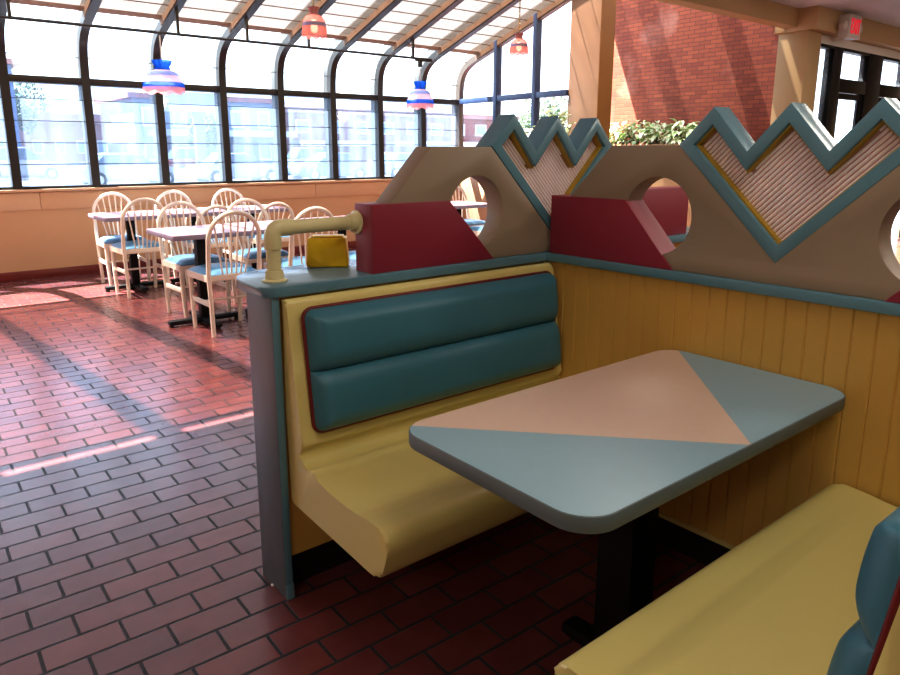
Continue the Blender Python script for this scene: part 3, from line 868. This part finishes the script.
# laminate top, its three fields cut in one sheet
tm_bm = bmesh.new()
face = tm_bm.faces.new([tm_bm.verts.new((x, y, TZ)) for x, y in inset(ol, 0.003)])
ax = (1.175, Y0)
for a, b in (((0.668, -1.362), ax), (ax, (1.722, -1.37))):
    d = Vector((b[0] - a[0], b[1] - a[1], 0)); n = Vector((-d.y, d.x, 0))
    bmesh.ops.bisect_plane(tm_bm, geom=tm_bm.verts[:] + tm_bm.edges[:] + tm_bm.faces[:], plane_co=(a[0], a[1], TZ), plane_no=n)
tp = bm_obj('table_top', tm_bm, M['tblue'], smooth=False)
tp.data.materials.append(M['tpeach'])
for f in tp.data.polygons:
    c = f.center
    l1 = (c.x - 0.668) * (Y0 + 1.362) - (c.y + 1.362) * (ax[0] - 0.668)
    l2 = (c.x - ax[0]) * (-1.37 - Y0) - (c.y - Y0) * (1.722 - ax[0])
    f.material_index = 1 if (l1 < 0 and l2 < 0) else 0
    if f.normal.z < 0: f.flip()
W(tp, root); tp['label'] = 'blue top with a peach triangle'
W(mbox('pedestal', (1.118, -1.675, 0.03), (1.222, -1.571, 0.668), M['black'], None, 0.006), root)
bm = bmesh.new(); box(bm, (1.07, -1.655, 0.0), (1.27, -1.595, 0.035), 0.01); box(bm, (1.135, -1.82, 0.0), (1.195, -1.45, 0.034), 0.01)
W(bm_obj('base', bm, M['black']), root)

tag(mbox('paper_scrap', (0.602, -.762, 0.0), (0.612, -.752, 0.006), M['crumb'], None, 0.0025), 'tiny white scrap on the tiles by the end of the divider', 'scrap')

# ------------------------------------------------------------------ cafe tables and chairs
def make_table(label, loc):
    root = empty('cafe_table', label, 'table', loc, 0, 'pink-topped cafe tables by the window')
    w, d = 0.30, 0.32
    ol = rounded_rect(-w, -d, w, d, (.03,) * 4, 5)
    plate('table_edge', [ol], 0.034, lambda x, y, z: (x, y, z + 0.705), M['ttedge'], root, 0.004)
    plate('table_top', [inset(ol, 0.004)], 0.004, lambda x, y, z: (x, y, z + 0.7225), M['ttop'], root, 0.0)
    mbox('pedestal', (-.036, -.036, 0.05), (.036, .036, 0.688), M['black'], root, 0.006)
    bm = bmesh.new()
    box(bm, (-.28, -.032, 0.012), (.28, .032, .05), 0.012); box(bm, (-.032, -.28, 0.012), (.032, .28, .049), 0.012)
    for q in ((-.26, 0), (.26, 0), (0, -.26), (0, .26)): lathe(bm, [(0.02, 0.0), (0.02, 0.014)], 10, (q[0], q[1], 0))
    bm_obj('base', bm, M['black'], root)
    return root
T1 = (1.71, 2.72, 0)
tb = make_table('pink-topped cafe table nearest the cream pipe, in the front row', T1)
tables = [((2.335, 2.74, 0), 'pink-topped cafe table directly behind the vertical leg of the cream pipe'), ((1.70, 4.52, 0), 'pink-topped cafe table at the left end of the row along the window'),
          ((2.325, 4.54, 0), 'pink-topped cafe table second from the left in the row along the window'), ((2.945, 4.54, 0), 'pink-topped cafe table third from the left in the row along the window'),
          ((2.97, 2.74, 0), 'pink-topped cafe table in the front row, mostly hidden by the maroon block'), ((5.05, 3.62, 0), 'cafe table seen through the round hole of the far dune panel')]
for l, lab in tables: dup(tb, l, 0, lab)

def arch(w, zb, zt, y0, lean, n=14):
    """outline of the bent back: up one side, over, down the other"""
    pts = []
    zs = zt - w
    pts += [(-w * .93, y0 + .012, 0.0), (-w * .97, y0, .25), (-w, y0, .46)]
    for z in (.56, .66): 
        if z < zs: pts.append((-w * 1.0, y0 - lean * (z - .46) / (zt - .46), z))
    for k in range(n + 1):
        a = PI - PI * k / n
        z = zs + w * math.sin(a)
        pts.append((w * 1.0 * math.cos(a), y0 - lean * (z - .46) / (zt - .46), z))
    for z in (.66, .56):
        if z < zs: pts.append((w * 1.0, y0 - lean * (z - .46) / (zt - .46), z))
    pts += [(w, y0, .46), (w * .97, y0, .25), (w * .93, y0 + .012, 0.0)]
    return pts
def make_chair(label, zt, fan, loc, rz, group):
    root = empty('bentwood_chair', label, 'chair', loc, rz, group)
    w = 0.190; y0 = -.20; lean = .07
    zs = zt - w
    bm = bmesh.new(); tube(bm, arch(w, .46, zt, y0, lean), 0.0165, 9)
    bm_obj('bent_back', bm, M['wood'], root)
    def top(x):
        z = zs + math.sqrt(max(0, w * w - x * x)); return (x, y0 - lean * (z - .46) / (zt - .46), z)
    n = 6
    for k in range(n):
        f = (k - (n - 1) / 2) / ((n - 1) / 2)
        xb = f * (.05 if fan else .085); xt = f * (.165 if fan else .15)
        mtube('spindle', [(xb, y0 + .006, .45), ((xb + xt) / 2 * (1.0 if not fan else .9), y0 - lean * .45, (.45 + top(xt)[2]) / 2), top(xt)], 0.0065, M['wood'], root, 6)
    # seat: padded vinyl on a wooden frame
    bm = bmesh.new()
    for s in ((-.19, -.195, .40, .19, -.17, .445), (-.205, .165, .40, .205, .19, .445)): box(bm, s[:3], s[3:], 0.006)
    for sx in (-1, 1):
        a, b = (.192 * sx, -.18), (.20 * sx, .18)
        v = [bm.verts.new((a[0] - .011, a[1], z)) for z in (.40, .445)] + [bm.verts.new((b[0] - .011, b[1], z)) for z in (.445, .40)]
        u = [bm.verts.new((q.co.x + .022, q.co.y, q.co.z)) for q in v]
        bm.faces.new(v); bm.faces.new(u[::-1])
        for i in range(4): bm.faces.new((v[i], v[(i + 1) % 4], u[(i + 1) % 4], u[i]))
    bm_obj('seat_frame', bm, M['wood'], root)
    bm = bmesh.new(); N = 14; g = []
    for j in range(N + 1):
        row = []
        for i in range(N + 1):
            a = i / N * 2 - 1; b = j / N * 2 - 1
            hw = .188 + .018 * (b + 1) / 2
            e = (1 - abs(a) ** 3) * (1 - abs(b) ** 3)
            row.append(bm.verts.new((a * hw * (1 - .03 * b * b * abs(a)), b * .195 + .005 - .004 * a * a, .447 + .040 * e ** .45 if e > 0 else .447)))
        g.append(row)
    for j in range(N):
        for i in range(N): bm.faces.new((g[j][i], g[j][i + 1], g[j + 1][i + 1], g[j + 1][i]))
    rim = [g[0][i] for i in range(N + 1)] + [g[j][N] for j in range(1, N + 1)] + [g[N][i] for i in range(N - 1, -1, -1)] + [g[j][0] for j in range(N - 1, 0, -1)]
    low = [bm.verts.new((v.co.x * .98, v.co.y * .98, .436)) for v in rim]
    for i in range(len(rim)): bm.faces.new((rim[i], low[i], low[(i + 1) % len(rim)], rim[(i + 1) % len(rim)]))
    bm.faces.new(low)
    s = bm_obj('seat', bm, M['seat'], root, True, 60); s['label'] = 'blue vinyl seat pad'
    for sx in (-1, 1):
        mtube('leg', [(sx * .188, .172, .42), (sx * .186, .172, .2), (sx * .178, .178, 0.0)], [.020, .019, .016], M['wood'], root, 8)
        bm = bmesh.new(); box(bm, (sx * .183 - .009, -.195, .215), (sx * .183 + .009, .172, .25), 0.004)
        bm_obj('stretcher', bm, M['wood'], root)
    mtube('cross_rail', [(-.18, -.01, .232), (.18, -.01, .232)], .009, M['wood'], root, 8)
    return root
GC = 'bentwood cafe chairs with blue seats'
c1 = make_chair('bentwood chair with blue seat, nearest, its back just left of the cream pipe', .89, False, (1.77, 2.43, 0), 0.0, GC)
chairs = [
    ((1.79, 3.06, 0), PI + .04, 'bentwood chair on the window side of the nearest cafe table'),
    ((2.36, 2.36, 0), 0.03, 'bentwood chair whose arch rises behind the middle of the cream pipe'),
    ((2.36, 3.06, 0), PI, 'bentwood chair on the window side of the table behind the cream pipe leg'),
    ((1.70, 4.86, 0), PI - .03, 'bentwood chair at the far left against the window wall, behind the leftmost table'),
    ((1.69, 4.27, 0), 0.02, 'bentwood chair in front of the leftmost table of the window row'),
    ((2.325, 4.87, 0), PI, 'bentwood chair against the window wall, second from the left'),
    ((2.945, 4.87, 0), PI + .02, 'bentwood chair against the window wall, third from the left'),
    ((2.965, 2.36, 0), 0.0, 'bentwood chair showing only at the left edge of the maroon block, below the pipe end'),
    ((5.50, 3.96, 0), PI, 'bentwood chair on the window side, seen through the round hole'),
    ((5.18, 3.24, 0), 0.0, 'bentwood chair on the near side, seen through the round hole'),
]
for l, rz, lab in chairs: dup(c1, l, rz, lab, GC)
c2 = make_chair('lower fan-backed bentwood chair in front of the second table of the window row', .80, True, (2.335, 4.20, 0), 0.0, GC)
dup(c2, (2.955, 4.20, 0), 0.0, 'lower fan-backed bentwood chair in front of the third table of the window row', GC)

# yellow box standing on the table behind the divider
root = empty('plastic_box', 'tapered yellow plastic box on the teal divider cap, under the cream pipe', 'box', (.915, -.625, CZ1 + .0005), -.62)
bm = bmesh.new(); box(bm, (-.066, -.036, 0), (.066, .036, .092), 0.005, 3)
for v in bm.verts:
    k = 1 - .10 * v.co.z / .094; v.co.x *= k; v.co.y *= k
bm_obj('body', bm, M['ybox'], root)
bm = bmesh.new(); box(bm, (-.050, -.026, .0942), (.050, .026, .097), 0.001)
bm_obj('lid', bm, M['ybox'], root)

# ------------------------------------------------------------------ planters with variegated plants
def planter(label, lo, hi):
    root = empty('planter', label, 'planter', ((lo[0] + hi[0]) / 2, (lo[1] + hi[1]) / 2, 0))
    bm = bmesh.new()
    t = .03
    box(bm, (lo[0], lo[1], 0), (hi[0], lo[1] + t, hi[2])); box(bm, (lo[0], hi[1] - t, 0), (hi[0], hi[1], hi[2]))
    box(bm, (lo[0], lo[1] + t, 0), (lo[0] + t, hi[1] - t, hi[2])); box(bm, (hi[0] - t, lo[1] + t, 0), (hi[0], hi[1] - t, hi[2]))
    W(bm_obj('trough', bm, M['cream'], smooth=False), root)
    W(mbox('soil', (lo[0] + t, lo[1] + t, 0), (hi[0] - t, hi[1] - t, hi[2] - .05), M['soil']), root)
def leaf(bm, base, d, L, wd, droop):
    d = d.normalized(); side = d.cross(Vector((0, 0, 1)))
    if side.length < 1e-3: side = Vector((1, 0, 0))
    side.normalize()
    pr = []
    for k, (f, ww) in enumerate(((0, .05), (.25, .8), (.5, 1.0), (.75, .7), (1, .0))):
        c = base + d * (L * f) + Vector((0, 0, -droop * f * f * L))
        pr.append((c, ww * wd / 2))
    rows = [(bm.verts.new(c - side * w + Vector((0, 0, w * .35))), bm.verts.new(c), bm.verts.new(c + side * w + Vector((0, 0, w * .35)))) for c, w in pr]
    for a, b in zip(rows, rows[1:]):
        bm.faces.new((a[0], a[1], b[1], b[0])); bm.faces.new((a[1], a[2], b[2], b[1]))
EX = 0.62
def plant(loc, R, H, n, label, L=.11, group=None):
    root = empty('leafy_plant', label, 'plant', loc, 0, group)
    bm = bmesh.new(); st = bmesh.new()
    for i in range(n):
        a = random.uniform(0, 2 * PI); rr = R * math.sqrt(random.random()); h = H * (random.uniform(.25, 1.0)) * (1 - .35 * (rr / R) ** 2)
        b = Vector((rr * math.cos(a) * EX, rr * math.sin(a), h))
        dd = Vector((math.cos(a + random.uniform(-1, 1)), math.sin(a + random.uniform(-1, 1)), random.uniform(-.1, .9)))
        leaf(bm, b, dd, L * random.uniform(.7, 1.2), L * .5, random.uniform(.3, .9))
        if i % 4 == 0: tube(st, [(b.x * .2, b.y * .2, 0.0), (b.x * .6, b.y * .6, h * .6), b], .003, 4)
    bm_obj('foliage', bm, M['leaf'], root, False)
    bm_obj('stems', st, mat('stem', rgb(90, 120, 60), .6) if 'stem' not in bpy.data.materials else bpy.data.materials['stem'], root)
planter('tall cream planter trough before the brick wall, filled with leafy plants', (8.45, 2.55, 0), (8.82, 4.35, 1.40))
for y, lab in ((4.13, 'variegated leafy plant at the pillar end of the planter before the brick wall'), (3.78, 'variegated leafy plant second from the pillar before the brick wall'), (3.43, 'variegated leafy plant in the middle of the planter before the brick wall'), (3.08, 'variegated leafy plant before the brick wall, left of the large zigzag screen'), (2.75, 'variegated leafy plant before the brick wall, at the planter end by the large zigzag screen')):
    plant((8.62, y, 1.352), .19, .38 + random.uniform(-.02, .02), 100, lab, .155, 'variegated plants before the brick wall')
planter('cream planter trough under the end window', (6.42, 3.25, 0), (6.72, 4.25, 1.38))
plant((6.57, 3.52, 1.332), .16, .54, 60, 'tall pointed leafy plant behind the left peaks of the smaller zigzag screen', .15, 'plants under the end window')
plant((6.57, 3.97, 1.332), .16, .30, 50, 'low leafy plant under the end window, by the blue mullion', .13, 'plants under the end window')
plant((6.57, 3.36, 1.332), .07, .46, 26, 'leafy plant close to the foot of the peach pillar', .13, 'plants under the end window')

# ------------------------------------------------------------------ EXIT sign
root = empty('exit_sign', 'grey lit EXIT sign with red letters on the beam above the doors', 'sign', (9.10, 1.32, 2.60))
mbox('sign_box', (-.16, -.13, 0.0), (.16, 0.0, .255), M['sign'], root, 0.008)
cu = bpy.data.curves.new('letters', 'FONT'); cu.body = 'EXIT'; cu.size = .20; cu.align_x = 'CENTER'; cu.align_y = 'CENTER'; cu.extrude = .003; cu.offset = .004
tmp = bpy.data.objects.new('letters', cu); col.objects.link(tmp); bpy.context.view_layer.update()
me = bpy.data.meshes.new_from_object(tmp.evaluated_get(bpy.context.evaluated_depsgraph_get())); bpy.data.objects.remove(tmp)
xs = [v.co.x for v in me.vertices]; ys = [v.co.y for v in me.vertices]
for v in me.vertices:
    x = (v.co.x - (min(xs) + max(xs)) / 2) / (max(xs) - min(xs)) * .25; y = (v.co.y - (min(ys) + max(ys)) / 2) / (max(ys) - min(ys)) * .165
    v.co = Vector((x, -.1335 - v.co.z, .128 + y))
lt = link('letters', me, M['letters'], root); lt['label'] = 'red capital letters EXIT'
nt = M['letters'].node_tree.nodes['Principled BSDF']; nt.inputs['Emission Color'].default_value = rgb(235, 40, 60); nt.inputs['Emission Strength'].default_value = 0.5
for sx in (-1, 1):
    bm = bmesh.new(); lathe(bm, [(.012, .0), (.045, .02), (.05, .075), (.044, .08)], 16)
    for v in bm.verts: v.co = Vector((sx * .205 + v.co.x, -.03 - v.co.z, .13 + v.co.y))
    bm_obj('lamp_head', bm, M['sign'], root)

# ------------------------------------------------------------------ outside
gz = -.15
bm = bmesh.new(); box(bm, (-60, 6.3, gz - .2), (160, 160, gz)); struct(bm_obj('ground', bm, M['asphalt'], smooth=False))
bm = bmesh.new(); box(bm, (-14, 23, gz), (6.2, 27.8, gz + .06), .03); tag(bm_obj('lawn', bm, M['lawn']), 'strip of green lawn beyond the leftmost panes', 'grass', kind='stuff')
def make_car(label, loc, rz, colr, suv=False):
    root = empty('parked_car', label, 'car', loc, rz, 'cars parked beyond the windows')
    m = mat('car_paint_%d' % len(bpy.data.materials), colr, .25, coat=.6)
    h = .25 if suv else 0
    body = [(-2.25, .32), (-2.28, .62), (-2.2, .86 + h * .5), (-1.45, .93 + h * .6), (1.0, .95 + h * .5), (1.95, .80 + h * .5), (2.22, .62), (2.25, .34), (1.9, .24), (-1.9, .24)]
    bm = bmesh.new()
    A = [bm.verts.new((x, -.86, z)) for x, z in body]; B = [bm.verts.new((x, .86, z)) for x, z in body]
    n = len(body)
    for i in range(n): bm.faces.new((A[i], A[(i + 1) % n], B[(i + 1) % n], B[i]))
    bm.faces.new(A[::-1]); bm.faces.new(B)
    bmesh.ops.bevel(bm, geom=bm.edges[:], offset=.07, segments=2, affect='EDGES')
    bm_obj('body', bm, m, root)
    def cabin(name, pr, w0, w1, mm):
        bm = bmesh.new(); L = []; Rr = []
        zlo = min(z for _, z in pr); zhi = max(z for _, z in pr)
        for x, z in pr:
            w = w0 + (w1 - w0) * (z - zlo) / (zhi - zlo)
            L.append(bm.verts.new((x, -w, z))); Rr.append(bm.verts.new((x, w, z)))
        k = len(pr)
        for i in range(k): bm.faces.new((L[i], L[(i + 1) % k], Rr[(i + 1) % k], Rr[i]))
        bm.faces.new(L[::-1]); bm.faces.new(Rr)
        bmesh.ops.bevel(bm, geom=bm.edges[:], offset=.03, segments=2, affect='EDGES')
        return bm_obj(name, bm, mm, root)
    z0 = .92 + h * .5; z1 = 1.38 + h * 1.3
    b0 = -2.0 if suv else -1.5
    cabin('windows', [(b0, z0), (b0 + .5, z1), (.35, z1), (1.1, z0)], .80, .62, M['carglass'])
    cabin('roof_panel', [(b0 + .42, z1 - .03), (b0 + .55, z1 + .05), (.25, z1 + .05), (.42, z1 - .03)], .66, .60, m)
    for sx in (-1.38, 1.38):
        for sy in (-1, 1):
            bm = bmesh.new(); lathe(bm, [(.2, -.1), (.31, -.1), (.33, -.06), (.33, .06), (.31, .1), (.2, .1)], 20)
            for v in bm.verts: v.co = Vector((sx + v.co.x, sy * .80 + v.co.z, .33 + v.co.y))
            wh = bm_obj('wheel', bm, M['tyre'], root)
            bm = bmesh.new(); lathe(bm, [(.02, -.01), (.2, -.01), (.18, .02), (.02, .04)], 14)
            for v in bm.verts: v.co = Vector((sx + v.co.x, sy * (.90 + v.co.z), .33 + v.co.y))
            bm_obj('hub_cap', bm, M['hub'], wh)
    return root
white, silver, blueg, red, dark = rgb(150, 154, 160), rgb(118, 124, 132), rgb(84, 104, 126), rgb(130, 44, 44), rgb(40, 46, 60)
make_car('white car parked behind the third mullion from the left, seen side on', (8.6, 30, gz), .0, white)
make_car('white car with a long pale roof, left of the middle of the window row', (13.6, 30, gz), .03, rgb(140, 146, 154))
make_car('blue-grey sedan framed by the pane left of the far dune panel', (18.6, 30, gz), PI + .05, blueg)
make_car('silver hatchback just above the slope of the far dune panel', (23.6, 30, gz), .05, silver)
make_car('dark car in the second row, seen in the second pane from the left', (11.5, 43, gz), .1, dark)
make_car('red car in the second row beside the third mullion', (16.6, 43, gz), .0, red, True)
make_car('white van-like car in the second row, left panes', (6.2, 42, gz), .1, white, True)
make_car('silver car in the second row behind the blue-grey sedan', (24.5, 42, gz), .05, silver, True)
make_car('white car in the second row far right of the window row', (31.5, 42, gz), .05, white)

def building(name, label, lo, hi, wm, wins, roof=None, extra=None):
    root = empty(name, label, 'building', ((lo[0] + hi[0]) / 2, lo[1], gz))
    W(mbox('walls', (lo[0], lo[1], gz), hi, wm), root)
    for (x, z, w, h) in wins:
        f = W(mbox('window_frame', (x - w / 2, lo[1] - .12, z), (x + w / 2, lo[1], z + h), M['win']), root)
        p = mbox('pane', (x - w * .36, lo[1] - .16, z + h * .12), (x + w * .36, lo[1] - .12, z + h * .88), M['windark'])
        W(p, root); p.parent = f
    if roof: W(mbox('roof', (lo[0] - .4, lo[1] - .4, hi[2]), (hi[0] + .4, hi[1] + .4, hi[2] + roof), M['pinkroof']), root)
    return root
# two-storey brick block, right half of the window row
wins = [(33.2 + 3.3 * k, 3.1, 1.7, 1.3) for k in range(8)]
b = building('brick_building', 'two-storey red brick building with white windows beyond the parked cars', (30.5, 60, 0), (62, 72, 5.0), M['brickfar'], wins, .5)
W(mbox('awning', (32, 57.8, 1.9), (41, 60, 2.4), M['win']), b)
W(mbox('awning', (43, 57.8, 1.9), (56, 60, 2.4), M['win']), b)
wins = [(18.2 + 2.5 * k, z, 1.2, 1.5) for k in range(5) for z in (0.6, 3.4)]
b = building('pale_building', 'pale blue two-storey building left of the brick one, with rows of windows', (17.0, 58, 0), (29.8, 68, 5.6), M['pale_wall'], wins, .4)
W(mbox('canopy', (18, 55, 2.6), (30, 58, 3.1), M['win']), b)
building('low_house', 'low pale pink house with a wide roof, seen in the third pane', (7.8, 62, 0), (15.8, 70, 3.6), M['pinkroof'], [(9 + 1.6 * k, 1.2, .8, 1.1) for k in range(5)], .8)
building('grey_block', 'tall grey-blue block filling the second pane from the left', (2.2, 47, 0), (7.2, 55, 6.4), M['greyblue'], [(3.2 + 1.5 * k, 2.0, .9, 1.6) for k in range(3)], .3)
root = empty('pylon_sign', 'blue-grey post with a white box sign outside the window', 'sign', (15.6, 40, gz))
mbox('post', (-.28, -.2, 0), (.28, .2, 3.8), M['greyblue'], root, .02); mbox('sign_face', (-2.0, -.25, 3.8), (1.6, .25, 4.9), M['win'], root, .03)

def tree(label, loc, H, R):
    root = empty('tree', label, 'tree', loc, 0, 'trees beyond the parking lot')
    mtube('trunk', [(0, 0, 0), (.1, 0, H * .4), (0, .1, H * .7)], [.22, .16, .08], M['bark'], root, 8)
    bm = bmesh.new()
    for i in range(900):
        v = Vector((random.gauss(0, 1), random.gauss(0, 1), random.gauss(0, 1))).normalized() * (random.random() ** .4)
        c = Vector((v.x * R, v.y * R, H * .66 + v.z * R * .9 + .3 * math.sin(v.x * 7)))
        a = Vector((random.gauss(0, 1), random.gauss(0, 1), random.gauss(0, 1))).normalized(); b2 = a.orthogonal().normalized()
        s = .22
        bm.faces.new([bm.verts.new(c + a * s), bm.verts.new(c + b2 * s * .6), bm.verts.new(c - a * s), bm.verts.new(c - b2 * s * .6)])
    bm_obj('crown', bm, M['tree'], root, False)
tree('leafy tree rising behind the low pale house', (11.5, 74, gz), 8.5, 3.0)
tree('leafy tree at the left, between the grey block and the low house', (8.5, 58, gz), 6.5, 1.7)
tree('small leafy tree standing before the pale building', (20.5, 52, gz), 4.6, 1.3)
tree('leafy tree beyond the end window on the right', (38, 33, gz), 5.5, 2.2)

# ------------------------------------------------------------------ light
w = bpy.data.worlds.new('sky'); scene.world = w; w.use_nodes = True
bg = w.node_tree.nodes['Background']
tc = w.node_tree.nodes.new('ShaderNodeTexCoord'); sp = w.node_tree.nodes.new('ShaderNodeSeparateXYZ')
rp = w.node_tree.nodes.new('ShaderNodeValToRGB')
rp.color_ramp.elements[0].color = (0.86, 0.93, 1.0, 1); rp.color_ramp.elements[1].color = (0.45, 0.65, 1.0, 1)
w.node_tree.links.new(tc.outputs['Generated'], sp.inputs[0]); w.node_tree.links.new(sp.outputs['Z'], rp.inputs['Fac'])
w.node_tree.links.new(rp.outputs['Color'], bg.inputs['Color'])
SKY, SUN, FILL = 4.0, 58.0, 1.2
bg.inputs['Strength'].default_value = SKY
sl = bpy.data.lights.new('sun', 'SUN'); sl.energy = SUN; sl.angle = math.radians(0.55); sl.color = (1.0, .95, .86)
so = bpy.data.objects.new('sun', sl); col.objects.link(so)
so.rotation_euler = Vector((.34, -.40, -1)).to_track_quat('-Z', 'Y').to_euler()
so.location = (0, 3, 12)
def lamp(x, y, e, sx=1.2, sy=.6, c=(1, .92, .80)):  # unseen area fill added under the ceiling to brighten the room
    l = bpy.data.lights.new('fill_area', 'AREA'); l.shape = 'RECTANGLE'; l.size = sx; l.size_y = sy; l.energy = e * FILL; l.color = c
    o = bpy.data.objects.new('fill_area', l); col.objects.link(o); o.location = (x, y, 2.88)
for x, y, e in ((0.9, -2.5, 14), (3.8, -2.6, 30), (3.6, -0.2, 20), (7.5, -1.0, 34), (10.0, -.9, 16)):
    lamp(x, y, e)
for x, y, z in ((11.0, -4.2, 2.35), (-2.2, -3.2, 2.5), (5.5, -3.5, 2.5)):  # unseen point fills, added to lift the ceiling
    l = bpy.data.lights.new('fill_point', 'POINT'); l.energy = 45; l.shadow_soft_size = .15; l.color = (1, .93, .84)
    o = bpy.data.objects.new('fill_point', l); col.objects.link(o); o.location = (x, y, z)

scene.view_settings.view_transform = 'Standard'
scene.view_settings.look = 'None'
scene.view_settings.exposure = 0.22
scene.view_settings.gamma = 0.88
scene.cycles.use_denoising = True
scene.cycles.max_bounces = 10
scene.cycles.transparent_max_bounces = 16
